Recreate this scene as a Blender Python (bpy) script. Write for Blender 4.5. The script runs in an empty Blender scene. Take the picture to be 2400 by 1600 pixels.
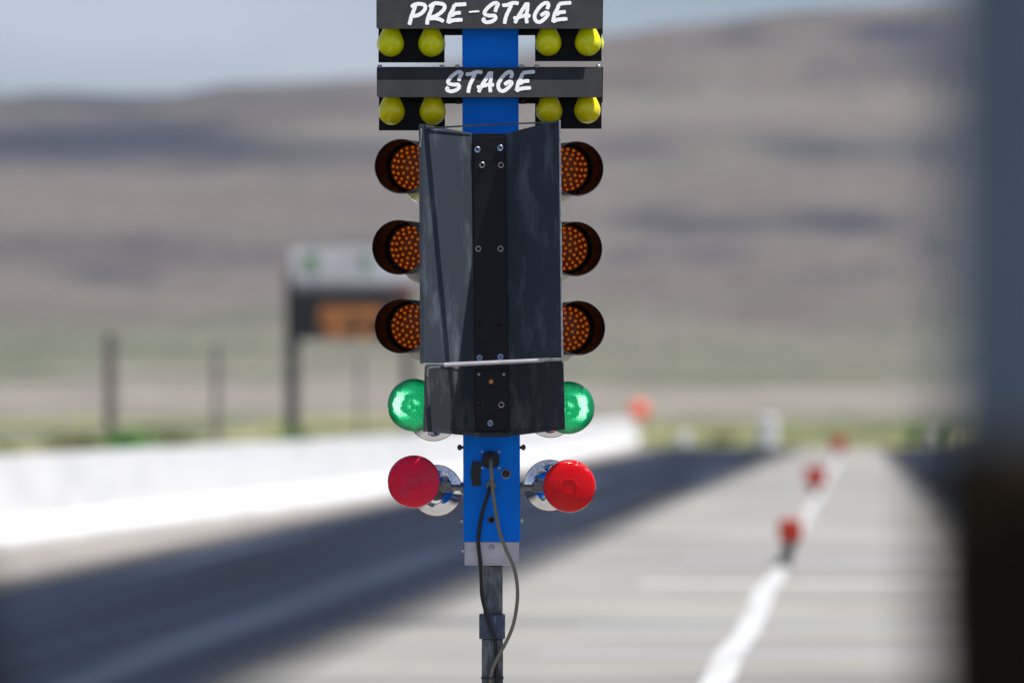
import bpy, bmesh, math, random
from mathutils import Vector, Matrix, noise
random.seed(7)
R = math.radians
S = bpy.context.scene
C = S.collection
# ------------------------------------------------------------------ camera, light, exposure
D = 13.3            # camera to the starting tree
H = 1.45            # eye height
F = 199.5           # mm
HY = 940.0          # horizon row in the photograph (2400 x 1600)
cd = bpy.data.cameras.new("camera")
cam = bpy.data.objects.new("camera", cd)
C.objects.link(cam)
cam.location = (0, -D, H)
cam.rotation_euler = (R(90), 0, 0)
cd.lens = F; cd.sensor_width = 36; cd.shift_y = (HY - 800) / 2400
cd.clip_start = 0.1; cd.clip_end = 9000
cd.dof.use_dof = True
cd.dof.focus_distance = D - 0.10
cd.dof.aperture_fstop = 3.3
cd.dof.aperture_blades = 9
S.camera = cam

SUNV = Vector((0.36, -0.10, 1.0)).normalized()
w = bpy.data.worlds.new("World"); S.world = w
w.use_nodes = True
nt = w.node_tree; nt.nodes.clear()
sky = nt.nodes.new("ShaderNodeTexSky"); sky.sky_type = 'NISHITA'; sky.sun_disc = False
sky.sun_elevation = math.asin(SUNV.z); sky.sun_rotation = math.atan2(SUNV.x, SUNV.y)
sky.air_density = 1.0; sky.dust_density = 0.9; sky.ozone_density = 2.2; sky.altitude = 1300
tint = nt.nodes.new("ShaderNodeMix"); tint.data_type = 'RGBA'; tint.blend_type = 'MULTIPLY'; tint.inputs[0].default_value = 1
tint.inputs[7].default_value = (1.0, 0.985, 1.07, 1)
bg = nt.nodes.new("ShaderNodeBackground"); bg.inputs[1].default_value = 0.063
wo = nt.nodes.new("ShaderNodeOutputWorld")
wtc = nt.nodes.new("ShaderNodeTexCoord"); wmp = nt.nodes.new("ShaderNodeMapping"); wmp.inputs["Scale"].default_value = (7, 7, 26)
wn = nt.nodes.new("ShaderNodeTexNoise"); wn.inputs["Scale"].default_value = 1.0; wn.inputs["Detail"].default_value = 5
wr = nt.nodes.new("ShaderNodeMapRange"); wr.inputs[1].default_value = .38; wr.inputs[2].default_value = .66; wr.inputs[4].default_value = .55
wm = nt.nodes.new("ShaderNodeMix"); wm.data_type = 'RGBA'; wm.inputs[7].default_value = (9.0, 9.6, 10.4, 1)
nt.links.new(wtc.outputs["Generated"], wmp.inputs[0]); nt.links.new(wmp.outputs[0], wn.inputs[0]); nt.links.new(wn.outputs[0], wr.inputs[0])
nt.links.new(wr.outputs[0], wm.inputs[0]); nt.links.new(sky.outputs[0], wm.inputs[6]); nt.links.new(wm.outputs[2], tint.inputs[6]); nt.links.new(tint.outputs[2], bg.inputs[0]); nt.links.new(bg.outputs[0], wo.inputs[0])

sd = bpy.data.lights.new("sun", 'SUN'); sun = bpy.data.objects.new("sun", sd); C.objects.link(sun)
sd.energy = 5.0; sd.angle = R(0.5); sd.color = (1.0, 0.955, 0.89)
sun.rotation_euler = SUNV.to_track_quat('Z', 'Y').to_euler()
sun.location = (3, -3, 12)
S.view_settings.view_transform = 'Standard'; S.view_settings.look = 'None'
S.view_settings.exposure = 0.25; S.view_settings.gamma = 1
S.render.engine = 'CYCLES'
S.cycles.max_bounces = 8; S.cycles.volume_bounces = 1
S.cycles.volume_step_rate = 5
S.cycles.use_denoising = True

# ------------------------------------------------------------------ helpers
def P(px, py, y=0.0):
    """photo pixel -> world point on the plane at world Y = y"""
    s = (D + y) / D / 1000.0
    return Vector(((px - 1200) * s, y, H + (HY - py) * s))

def G(px, py):
    """photo pixel -> ground point"""
    s = H / (py - HY)
    return Vector(((px - 1200) * s, D * 1000 * s - D, 0))

def at(px, py, d):
    return P(px, py, d - D)

def obj(name, bm, m, parent=None, smooth=False, bevel=0.0):
    me = bpy.data.meshes.new(name)
    bmesh.ops.recalc_face_normals(bm, faces=bm.faces)
    bm.to_mesh(me); bm.free()
    if smooth:
        for p in me.polygons: p.use_smooth = True
    o = bpy.data.objects.new(name, me)
    C.objects.link(o)
    for mm in (m if isinstance(m, (list, tuple)) else [m]): me.materials.append(mm)
    if parent: o.parent = parent
    if smooth:
        md = o.modifiers.new("split", 'EDGE_SPLIT'); md.split_angle = R(38)
    if bevel:
        md = o.modifiers.new("bevel", 'BEVEL'); md.width = bevel; md.segments = 2; md.limit_method = 'ANGLE'
    return o

def tag(o, label=None, cat=None, group=None, kind=None):
    if label: o['label'] = label
    if cat: o['category'] = cat
    if group: o['group'] = group
    if kind: o['kind'] = kind
    return o

def thing(name, label, cat, loc=(0, 0, 0), group=None):
    o = bpy.data.objects.new(name, None); C.objects.link(o)
    o.location = loc; o.empty_display_size = 0.1
    return tag(o, label, cat, group)

def place(o, root):
    """parent o to root keeping world coordinates of its mesh"""
    o.parent = root
    o.matrix_parent_inverse = Matrix.Translation(root.location).inverted()
    return o

def box(bm, a, b):
    x0, y0, z0 = a; x1, y1, z1 = b
    v = [bm.verts.new(c) for c in ((x0,y0,z0),(x1,y0,z0),(x1,y1,z0),(x0,y1,z0),(x0,y0,z1),(x1,y0,z1),(x1,y1,z1),(x0,y1,z1))]
    for f in ((0,3,2,1),(4,5,6,7),(0,1,5,4),(1,2,6,5),(2,3,7,6),(3,0,4,7)): bm.faces.new([v[i] for i in f])
    return bm

def pbox(bm, px0, py0, px1, py1, y0, y1):
    """box whose front face covers the pixel rectangle at depth y0 (near) and runs back to y1"""
    a = P(px0, py1, y0); b = P(px1, py0, y0)
    return box(bm, (a.x, y0, a.z), (b.x, y1, b.z))

def plate(bm, pts, th):
    """thick plate from planar (or slightly warped) polygon pts, thickness vector along its normal"""
    n = Vector((0, 0, 0))
    for i in range(len(pts)):
        n += (pts[i] - pts[0]).cross(pts[(i + 1) % len(pts)] - pts[0])
    n.normalize()
    a = [bm.verts.new(p) for p in pts]; b = [bm.verts.new(p - n * th) for p in pts]
    bm.faces.new(a); bm.faces.new(b[::-1])
    for i in range(len(pts)):
        j = (i + 1) % len(pts)
        bm.faces.new((a[i], b[i], b[j], a[j]))
    return bm

def lathe(bm, prof, org, axis, seg=40, cap0=False, cap1=False, mat=0):
    """prof: list of (t along axis, radius)"""
    axis = Vector(axis).normalized()
    q = axis.to_track_quat('Z', 'Y'); rings = []
    for t, r in prof:
        ring = []
        for i in range(seg):
            a = 2 * math.pi * i / seg
            ring.append(bm.verts.new(Vector(org) + q @ Vector((r * math.cos(a), r * math.sin(a), t))))
        rings.append(ring)
    for k in range(len(rings) - 1):
        for i in range(seg):
            j = (i + 1) % seg
            f = bm.faces.new((rings[k][i], rings[k][j], rings[k+1][j], rings[k+1][i])); f.material_index = mat
    if cap0: bm.faces.new(rings[0][::-1]).material_index = mat
    if cap1: bm.faces.new(rings[-1]).material_index = mat
    return bm

def cyl(bm, a, b, r, seg=20, r2=None):
    a = Vector(a); b = Vector(b)
    return lathe(bm, [(0, r), ((b - a).length, r if r2 is None else r2)], a, b - a, seg, True, True)

def spline(pts, n=8):
    out = []
    P_ = [pts[0]] + list(pts) + [pts[-1]]
    for i in range(1, len(P_) - 2):
        p0, p1, p2, p3 = P_[i-1], P_[i], P_[i+1], P_[i+2]
        for k in range(n):
            t = k / n
            out.append(0.5 * ((2*p1) + (p2-p0)*t + (2*p0-5*p1+4*p2-p3)*t*t + (3*p1-p0-3*p2+p3)*t*t*t))
    out.append(P_[-2])
    return out

def tube(bm, pts, r, seg=12, n=8):
    pts = spline(pts, n) if n else pts
    rings = []; up = Vector((0, 1, 0))
    for i, p in enumerate(pts):
        t = (pts[min(i+1, len(pts)-1)] - pts[max(i-1, 0)]).normalized()
        s = t.cross(up).normalized(); u = s.cross(t)
        rings.append([bm.verts.new(p + (s*math.cos(2*math.pi*k/seg) + u*math.sin(2*math.pi*k/seg)) * r) for k in range(seg)])
    for a, b in zip(rings, rings[1:]):
        for k in range(seg):
            bm.faces.new((a[k], a[(k+1) % seg], b[(k+1) % seg], b[k]))
    bm.faces.new(rings[0][::-1]); bm.faces.new(rings[-1])
    return bm

# ------------------------------------------------------------------ materials
def lin(h):
    h = h.lstrip('#'); o = []
    for i in (0, 2, 4):
        c = int(h[i:i+2], 16) / 255
        o.append(c / 12.92 if c <= 0.04045 else ((c + 0.055) / 1.055) ** 2.4)
    return tuple(o) + (1,)

def mat(name, col, rough=0.5, metal=0.0, bump=0.0, bscale=200, coat=0.0, var=0.0, vscale=20, stretch=(1, 1, 1), spec=0.5, col2=None, thr=(0.45, 0.62), rough2=None, trans=0.0, detail=6):
    m = bpy.data.materials.new(name); m.use_nodes = True
    nt = m.node_tree; b = nt.nodes["Principled BSDF"]
    col = tuple(col)[:3] + (1,)
    b.inputs["Base Color"].default_value = col
    b.inputs["Roughness"].default_value = rough
    b.inputs["Metallic"].default_value = metal
    b.inputs["Specular IOR Level"].default_value = spec
    b.inputs["Coat Weight"].default_value = coat
    b.inputs["Coat Roughness"].default_value = 0.05
    b.inputs["Transmission Weight"].default_value = trans
    tc = nt.nodes.new("ShaderNodeTexCoord"); mp = nt.nodes.new("ShaderNodeMapping")
    mp.inputs["Scale"].default_value = stretch
    nt.links.new(tc.outputs["Object"], mp.inputs[0])
    if var or col2:
        n = nt.nodes.new("ShaderNodeTexNoise"); n.inputs["Scale"].default_value = vscale; n.inputs["Detail"].default_value = detail
        n.inputs["Roughness"].default_value = 0.6
        nt.links.new(mp.outputs[0], n.inputs[0])
        r = nt.nodes.new("ShaderNodeMapRange"); r.inputs[1].default_value = thr[0]; r.inputs[2].default_value = thr[1]
        nt.links.new(n.outputs[0], r.inputs[0])
        mx = nt.nodes.new("ShaderNodeMix"); mx.data_type = 'RGBA'
        mx.inputs[6].default_value = col
        c2 = col2 if col2 else tuple(min(1, c * (1 + var)) for c in col[:3])
        mx.inputs[7].default_value = tuple(c2)[:3] + (1,)
        if not col2:
            mx.inputs[6].default_value = tuple(c * (1 - var) for c in col[:3]) + (1,)
            r.inputs[1].default_value = 0.3; r.inputs[2].default_value = 0.7
        nt.links.new(r.outputs[0], mx.inputs[0]); nt.links.new(mx.outputs[2], b.inputs["Base Color"])
        if rough2 is not None:
            rr = nt.nodes.new("ShaderNodeMapRange"); rr.inputs[3].default_value = rough; rr.inputs[4].default_value = rough2
            nt.links.new(r.outputs[0], rr.inputs[0]); nt.links.new(rr.outputs[0], b.inputs["Roughness"])
    if bump:
        n2 = nt.nodes.new("ShaderNodeTexNoise"); n2.inputs["Scale"].default_value = bscale; n2.inputs["Detail"].default_value = 4
        nt.links.new(tc.outputs["Object"], n2.inputs[0])
        bp = nt.nodes.new("ShaderNodeBump"); bp.inputs["Strength"].default_value = bump; bp.inputs["Distance"].default_value = 0.002
        nt.links.new(n2.outputs[0], bp.inputs["Height"]); nt.links.new(bp.outputs[0], b.inputs["Normal"])
    return m

M = {}
M['sign'] = mat("sign_black_paint", (0.036, 0.037, 0.039), 0.5, bump=0.25, bscale=420, var=0.25, vscale=18, spec=0.25)
M['white'] = mat("white_vinyl", (0.93, 0.94, 0.95), 0.45, var=0.04, vscale=60)
M['black'] = mat("black_paint", (0.005, 0.005, 0.008), 0.45, bump=0.1, bscale=300, spec=0.2)
M['blue'] = mat("blue_paint", (0.0, 0.20, 0.90), 0.5, bump=0.06, bscale=500, var=0.13, vscale=9, spec=0.12)
M['yellow'] = mat("yellow_glass", (0.98, 0.96, 0.0), 0.07, coat=0.3, var=0.10, vscale=25, spec=0.4)
M['hoodin'] = mat("hood_black", (0.0018, 0.0018, 0.002), 0.35, bump=0.05, spec=0.12)
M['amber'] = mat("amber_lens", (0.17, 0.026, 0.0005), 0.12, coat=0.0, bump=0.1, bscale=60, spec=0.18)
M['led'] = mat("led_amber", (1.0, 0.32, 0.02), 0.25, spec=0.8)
e_ = M['led'].node_tree.nodes["Principled BSDF"]; e_.inputs["Emission Color"].default_value = (1, .22, .01, 1); e_.inputs["Emission Strength"].default_value = .20  # weak glow added to brighten the dots inside the dark hoods
e_ = M['amber'].node_tree.nodes["Principled BSDF"]; e_.inputs["Emission Color"].default_value = (1, .14, .004, 1); e_.inputs["Emission Strength"].default_value = .022  # fainter glow added to the lens too, lifting its orange
M['red'] = mat("red_lens", (0.80, 0.0, 0.004), 0.14, coat=0.15, spec=0.3)
M['golden'] = mat('golden_glass', (1.0, 0.80, 0.0), 0.07, coat=0.3, var=0.10, vscale=25, spec=0.4)
M['chrome'] = mat("chrome", (0.86, 0.87, 0.88), 0.03, metal=1.0)
M['socket'] = mat("grey_socket", (0.10, 0.105, 0.10), 0.45, var=0.3, vscale=60)
M['cast'] = mat("cast_metal", (0.22, 0.22, 0.21), 0.4, metal=0.6, var=0.3, vscale=80)
M['steel'] = mat("bolt_steel", (0.45, 0.42, 0.38), 0.35, metal=0.9, var=0.3, vscale=150)
M['rust'] = mat("rusty_bolt", (0.14, 0.07, 0.04), 0.7, metal=0.3, var=0.4, vscale=200)
M['alu'] = mat("aluminium", (0.60, 0.57, 0.62), 0.42, metal=0.35, bump=0.15, bscale=250, var=0.12, vscale=35)
M['galv'] = mat("galvanised_steel", (0.085, 0.095, 0.11), 0.5, metal=0.3, col2=(0.20, 0.215, 0.24), vscale=28, stretch=(3, 3, 0.8), bump=0.2, bscale=180)
M['galv2'] = mat("painted_steel_collar", (0.06, 0.08, 0.13), 0.5, metal=0.2, col2=(0.25, 0.28, 0.34), vscale=55, stretch=(2, 2, 0.6), bump=0.2, bscale=180, thr=(0.5, 0.75))
M['cableb'] = mat("black_cable", (0.012, 0.012, 0.013), 0.45)
M['cableg'] = mat("grey_cable", (0.19, 0.18, 0.135), 0.5, var=0.1, vscale=30)
M['rubber'] = mat("black_rubber", (0.02, 0.02, 0.022), 0.6)
M['greyrub'] = mat("grey_rubber", (0.045, 0.045, 0.047), 0.8)
M['tape'] = mat("black_tape", (0.012, 0.012, 0.013), 0.35, bump=0.5, bscale=90)
M['hole'] = mat("dark_hole", (0.004, 0.003, 0.003), 0.9)
M['bluecap'] = mat("blue_bolt_hole", (0.01, 0.20, 0.75), 0.5)
M['orange_cap'] = mat("orange_bolt_hole", (0.85, 0.33, 0.01), 0.5)

# weathered visor metal: dark paint, pale scuffs as streaks running down
def visor_mat(name, base, scuff, lo, hi, vs=14, r1=0.4, r2=0.62):
    m = mat(name, base, r1, col2=scuff, vscale=vs, stretch=(1.8, 1.8, 0.6), thr=(lo, hi), rough2=r2, bump=0.12, bscale=350, detail=9, spec=0.05)
    return m
M['visor'] = visor_mat("visor_paint", (0.056, 0.069, 0.086), (0.19, 0.23, 0.27), 0.52, 0.86, 12)
M['visor_low'] = visor_mat("visor_paint_worn", (0.046, 0.053, 0.064), (0.17, 0.165, 0.165), 0.50, 0.76, 12)
M['visor_mid'] = mat("visor_centre_paint", (0.013, 0.0145, 0.021), 0.5, bump=0.2, bscale=400, var=0.12, vscale=20, spec=0.22)
M['edge'] = mat("bare_edge", (0.45, 0.46, 0.48), 0.35, metal=0.5, var=0.4, vscale=90)

def lens_bump(m, scale=270, strength=0.9):
    nt = m.node_tree; b = nt.nodes["Principled BSDF"]
    tc = nt.nodes.new("ShaderNodeTexCoord")
    v = nt.nodes.new("ShaderNodeTexVoronoi"); v.inputs["Scale"].default_value = scale; v.inputs["Randomness"].default_value = 0.25
    mp = nt.nodes.new("ShaderNodeMapping"); mp.inputs["Scale"].default_value = (1, 0.0, 1)
    nt.links.new(tc.outputs["Object"], mp.inputs[0]); nt.links.new(mp.outputs[0], v.inputs[0])
    bp = nt.nodes.new("ShaderNodeBump"); bp.inputs["Strength"].default_value = strength; bp.inputs["Distance"].default_value = 0.0016
    bp.invert = True
    nt.links.new(v.outputs[0], bp.inputs["Height"]); nt.links.new(bp.outputs[0], b.inputs["Normal"])
    return v
lens_bump(M['red'])
# dusty red (left lamp)
M['red_dusty'] = mat("dusty_red_lens", (0.90, 0.0, 0.045), 0.22, coat=0.1, spec=0.3, col2=(0.50, 0.05, 0.09), vscale=22, thr=(0.45, 0.8))
lens_bump(M['red_dusty'])

def green_mat(name, side):
    """lit green lens: glow of the reflector behind it, brightest on the outer side"""
    m = mat(name, (0.0, 0.20, 0.07), 0.14, coat=0.3)
    v = lens_bump(m, 270, 0.5)
    nt = m.node_tree; b = nt.nodes["Principled BSDF"]; L = nt.links
    tc = nt.nodes.new("ShaderNodeTexCoord"); sp = nt.nodes.new("ShaderNodeSeparateXYZ")
    L.new(tc.outputs["Object"], sp.inputs[0])
    def mth(op, a, bb=None, c=None):
        n = nt.nodes.new("ShaderNodeMath"); n.operation = op
        for i, x in enumerate((a, bb, c)):
            if x is None: continue
            if isinstance(x, (int, float)): n.inputs[i].default_value = x
            else: L.new(x, n.inputs[i])
        return n.outputs[0]
    def sm(x, a, bb):
        n = nt.nodes.new("ShaderNodeMapRange"); n.interpolation_type = 'SMOOTHSTEP'
        n.inputs[1].default_value = a; n.inputs[2].default_value = bb
        L.new(x, n.inputs[0]); return n.outputs[0]
    X, Z = sp.outputs[0], sp.outputs[2]
    nz = nt.nodes.new("ShaderNodeTexNoise"); nz.inputs["Scale"].default_value = 60; nz.inputs["Detail"].default_value = 5
    L.new(tc.outputs["Object"], nz.inputs[0])
    wob = mth('MULTIPLY', mth('SUBTRACT', nz.outputs[0], 0.5), 0.022)
    r = mth('ADD', mth('SQRT', mth('ADD', mth('MULTIPLY', X, X), mth('MULTIPLY', Z, Z))), wob)
    ring = mth('MULTIPLY', sm(r, 0.026, 0.031), mth('SUBTRACT', 1.0, sm(r, 0.043, 0.050)))
    so = sm(mth('ADD', mth('MULTIPLY', X, side), wob), -0.012, 0.042)
    up = sm(mth('SUBTRACT', 0.036, mth('ABSOLUTE', mth('SUBTRACT', Z, 0.002))), -0.004, 0.022)
    cres = mth('MULTIPLY', mth('MULTIPLY', ring, so), up)
    core = mth('MULTIPLY', mth('SUBTRACT', 1.0, sm(r, 0.010, 0.020)), sm(nz.outputs[0], 0.42, 0.62))
    tot = mth('ADD', mth('MULTIPLY', cres, 1.35), mth('MULTIPLY', core, 0.55))
    tot = mth('ADD', tot, mth('MULTIPLY', mth('SUBTRACT', 1.0, sm(r, 0.040, 0.060)), 0.20))
    dots = sm(v.outputs[0], 0.55, 0.15)
    tot = mth('MULTIPLY', tot, mth('ADD', 0.35, mth('MULTIPLY', dots, 0.9)))
    cr = nt.nodes.new("ShaderNodeValToRGB"); L.new(tot, cr.inputs[0])
    e = cr.color_ramp.elements; e[0].position = 0.0; e[0].color = (0, 0.04, 0.012, 1); e[1].position = 0.9; e[1].color = (0.85, 1.1, 0.95, 1)
    k = e.new(0.2); k.color = (0.0, 0.36, 0.11, 1)
    k = e.new(0.5); k.color = (0.05, 0.85, 0.35, 1)
    L.new(cr.outputs[0], b.inputs["Emission Color"]); b.inputs["Emission Strength"].default_value = 1.0
    return m
M['green_l'] = green_mat("green_lens_lit", -1.0)
M['green_r'] = green_mat("green_lens_lit_outer", 1.0)
M['greenrim'] = mat("green_glass_rim", (0.0, 0.16, 0.06), 0.08, coat=0.8)
M['redrim'] = mat("red_glass_rim", (0.45, 0.01, 0.01), 0.08, coat=0.8)

# ------------------------------------------------------------------ THE STARTING TREE
tree = thing('starting_tree', 'blue drag racing starting tree in sharp focus with black light hoods and coloured lamps', 'starting light tree', (P(1152, 1600).x, 0, 0))
def part(name, bm, m, parent=None, label=None, **k):
    o = obj(name, bm, m, None, **k)
    if parent is None:
        place(o, tree)
    else:
        o.parent = parent
        o.matrix_parent_inverse = (Matrix.Translation(tree.location)).inverted() if False else Matrix.Identity(4)
    if label: o['label'] = label
    return o
# children of parts: part object has identity transform + tree offset through parent inverse, so a plain
# identity inverse puts the sub-part in the same world coordinates.

# blue post
PF = -0.045
bm = bmesh.new()
a = P(1083, 0, PF); b = P(1214.5, 0, PF); c = P(1086, 1269, PF); d_ = P(1219.5, 1269, PF)
top = H + 0.965
vs = [bm.verts.new(p) for p in (Vector((a.x, PF, top)), Vector((b.x, PF, top)), d_, c)]
vb = [bm.verts.new((v.co.x, 0.085, v.co.z)) for v in vs]
bm.faces.new(vs); bm.faces.new(vb[::-1])
for i in range(4): bm.faces.new((vs[i], vb[i], vb[(i+1) % 4], vs[(i+1) % 4]))
post = part('post', bm, M['blue'], bevel=0.003)
# steel pole down to a foot plate on the ground
bm = bmesh.new(); pbox(bm, 1133, 1324, 1178, 1440, -0.022, 0.023); pole = part('upper_pole', bm, M['galv'], bevel=0.003)
bm = bmesh.new(); pbox(bm, 1123, 1439, 1184, 1497, -0.032, 0.03); part('collar', bm, M['galv2'], bevel=0.003)
bm = bmesh.new(); a = P(1129, 1497, -0.026); b = P(1179, 1497, -0.026)
box(bm, (a.x, -0.026, 0.012), (b.x, 0.024, a.z)); part('lower_pole', bm, M['galv'], bevel=0.003)
bm = bmesh.new(); box(bm, (a.x - 0.12, -0.16, 0.0), (b.x + 0.12, 0.16, 0.012)); part('foot_plate', bm, M['galv'], bevel=0.002)
# aluminium bracket
bm = bmesh.new(); pbox(bm, 1089, 1269.5, 1216, 1324, -0.042, 0.08)
pbox(bm, 1089, 1269.5, 1093, 1324, -0.0445, -0.0421); pbox(bm, 1212, 1269.5, 1216, 1324, -0.0445, -0.0421); pbox(bm, 1093, 1320.5, 1212, 1324, -0.0445, -0.0421)
br = part('bracket', bm, M['alu'], bevel=0.0008)

def ring(bmx, px, py, y, r0, r1, dep=0.004, seg=20):
    """a hollow ferrule: outer r0, bore r1, standing proud toward the camera"""
    p = P(px, py, y)
    lathe(bmx, [(0, r0), (dep, r0), (dep + 0.0006, r0*0.9), (dep, r1), (-0.001, r1)], p, (0, -1, 0), seg)
def disc(bmx, px, py, y, r, seg=18):
    p = P(px, py, y); lathe(bmx, [(0, r), (0.0012, r)], p, (0, -1, 0), seg, True, True)

def bolt(bmx, px, py, sx, r=0.0075, ln=0.012, z=PF + 0.03):
    p = P(px, py, z); lathe(bmx, [(0, r*0.55), (ln*0.35, r*0.55), (ln*0.35, r), (ln, r), (ln, r*0.5), (ln*1.15, r*0.5)], p, (sx, 0, 0), 6, True, True)
for px, py, sx, m_ in ((1085.5, 1048, -1, 'rust'), (1218.5, 1048, 1, 'rust'), (1086, 1218, -1, 'steel'), (1219.5, 1219, 1, 'steel'), (1089, 1287, -1, 'steel')):
    bm = bmesh.new(); bolt(bm, px, py, sx, 0.0075, 0.012 if py < 1100 else 0.006); part('side_bolt', bm, M[m_])
bm = bmesh.new(); p = P(1152, 1282, -0.042); lathe(bm, [(0, 0.0065), (0.003, 0.0062), (0.0045, 0.004)], p, (0, -1, 0), 20, False, True)
part('bracket_screw', bm, M['steel'], smooth=True)
# connector, hex gland, push button, hole, tape
bm = bmesh.new(); p = P(1150, 1077, PF)
lathe(bm, [(0, 0.021), (0.006, 0.021), (0.008, 0.0195), (0.008, 0.0165), (0.020, 0.0155), (0.021, 0.013), (0.021, 0.009), (0.036, 0.0075)], p, (0, -1, 0), 26, True, True)
conn = part('cable_connector', bm, M['rubber'], smooth=True)
for sx in (-1, 1):
    for sz in (-1, 1):
        bm = bmesh.new(); q = P(1150 + sx * 20, 1077 - sz * 19, PF)
        cyl(bm, (q.x, PF - .0003, q.z), (q.x, PF - .004, q.z), .0030, 10); cyl(bm, (q.x, PF - .005, q.z), (q.x, PF - .0065, q.z), .0020, 10)
        part('flange_screw', bm, M['steel'], conn)
bm = bmesh.new(); p = P(1151, 1137, PF); lathe(bm, [(0, .0135), (.008, .0135), (.009, .0125), (.009, .008), (.022, .0065)], p, (0, -1, 0), 6, True, True); part('cable_gland', bm, M['cast'])
bm = bmesh.new(); ring(bm, 1186, 1110, PF, .0112, .0085, .003, 28); btn = part('push_button', bm, M['steel'], smooth=True)
bm = bmesh.new(); p = P(1186, 1110, PF); lathe(bm, [(0, .0084), (.005, .0084), (.006, .007)], p, (0, -1, 0), 24, False, True); part('button_cap', bm, M['rubber'], btn, smooth=True)
bm = bmesh.new(); ring(bm, 1152, 1217, PF, .0078, .0055, .003); fer = part('ferrule', bm, M['rust'], smooth=True)
bm = bmesh.new(); disc(bm, 1152, 1217, PF - .0002, .0056); part('bore', bm, M['hole'], fer)
bm = bmesh.new()
plate(bm, [P(1107, 1080, PF-.003), P(1128, 1082, PF-.003), P(1127, 1104, PF-.004), P(1104, 1104, PF-.006)], .0012)
plate(bm, [P(1103, 1104, PF-.0065), P(1127, 1103, PF-.0045), P(1126, 1120, PF-.004), P(1104, 1120, PF-.0055)], .0014)
plate(bm, [P(1105, 1120, PF-.005), P(1127, 1120, PF-.0035), P(1128, 1137, PF-.002), P(1107, 1139, PF-.003)], .0012)
part('tape_patch', bm, M['tape'])

# cables
FC = -0.052
def C3(l): return [P(x, y, z) for x, y, z in l]
bm = bmesh.new()
tube(bm, C3([(1150,1137,-.060),(1146,1152,-.072),(1139,1172,-.070),(1130,1202,-.062),(1123.5,1240,-.056),(1121,1272,-.053),(1126,1320,-.052),(1128,1360,-.05),(1130,1396,-.047),(1138,1430,-.044),(1150,1470,-.041),(1160,1500,-.038),(1163,1530,-.036),(1163,1570,-.033),(1164,1600,-.032),(1162,1700,-.032)]), .0046)
part('black_cable', bm, M['cableb'], smooth=True)
bm = bmesh.new()
tube(bm, C3([(1150,1078,-.078),(1150.5,1088,-.096),(1151.5,1105,-.100),(1155,1150,-.094),(1162,1200,-.086),(1172,1250,-.080),(1187,1290,-.078),(1203,1325,-.076),(1211,1360,-.074),(1213,1398,-.072),(1208,1440,-.068),(1199,1475,-.062),(1183,1510,-.054),(1166,1540,-.047),(1154,1568,-.041),(1150,1590,-.034),(1150,1612,-.032),(1151,1700,-.032)]), .0042)
part('grey_cable', bm, M['cableg'], smooth=True)
bm = bmesh.new(); pbox(bm, 1127.5, 1587, 1180.5, 1590.5, -.041, .026); part('cable_tie', bm, M['rubber'])

# ---- lettering strokes, traced in the sign's plane -------------------------------------------------
LA = dict(P=[[(895,95),(860,200),(820,305),(800,380),(780,458)], [(905,82),(985,82),(1060,105),(1068,170),(1010,245),(930,290),(845,305)], [(818,138),(865,100),(905,85)]],
          R=[[(1222,75),(1185,180),(1130,320),(1112,390),(1105,455)], [(1235,68),(1320,72),(1410,95),(1425,160),(1360,240),(1250,310),(1120,345)], [(1150,352),(1250,345),(1340,368),(1405,402)], [(1145,135),(1190,100),(1235,70)]],
          E=[[(1605,100),(1585,170),(1530,270),(1512,340),(1490,430)], [(1610,95),(1700,92),(1820,85)], [(1555,300),(1620,255),(1720,243)], [(1492,425),(1580,385),(1750,372)]])
LB = dict(S=[[(240,222),(262,150),(292,85),(235,62),(150,110),(65,195),(45,262),(130,295),(225,295),(245,345),(190,395),(90,418),(22,385),(45,340)]],
          T=[[(375,105),(460,100),(540,68),(600,62),(665,70)], [(540,90),(500,180),(440,310),(412,440)]],
          A=[[(815,70),(740,190),(660,320),(605,430)], [(838,60),(830,190),(812,310),(822,432)], [(580,350),(680,325),(800,292),(880,308)]],
          G=[[(1195,172),(1218,105),(1195,62),(1120,82),(1030,170),(965,290),(985,385),(1060,412),(1150,350),(1212,265),(1165,240),(1080,292)]],
          E=[[(1410,90),(1385,165),(1335,260),(1318,330),(1300,410)], [(1415,82),(1510,68),(1632,60)], [(1365,280),(1430,238),(1530,228)], [(1300,408),(1400,368),(1560,356)]])
def tr(l, ox): return [[(x / 7.84 + ox, y / 7.84) for x, y in s] for s in l]
WORD1 = []
for k in 'PRE': WORD1 += [(s, 9.0) for s in tr(LA[k], 860)]
WORD1 += [(s, 4.4) for s in tr([[(1878, 232), (1950, 224), (2062, 217)]], 860)]
STG = []
for k in 'STAGE': STG += [(s, 8.8) for s in tr(LB[k], 1130)]
WORD1 += STG
WORD2 = [([(x - 85.3, y + 161.5) for x, y in s], wd) for s, wd in STG]

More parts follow.
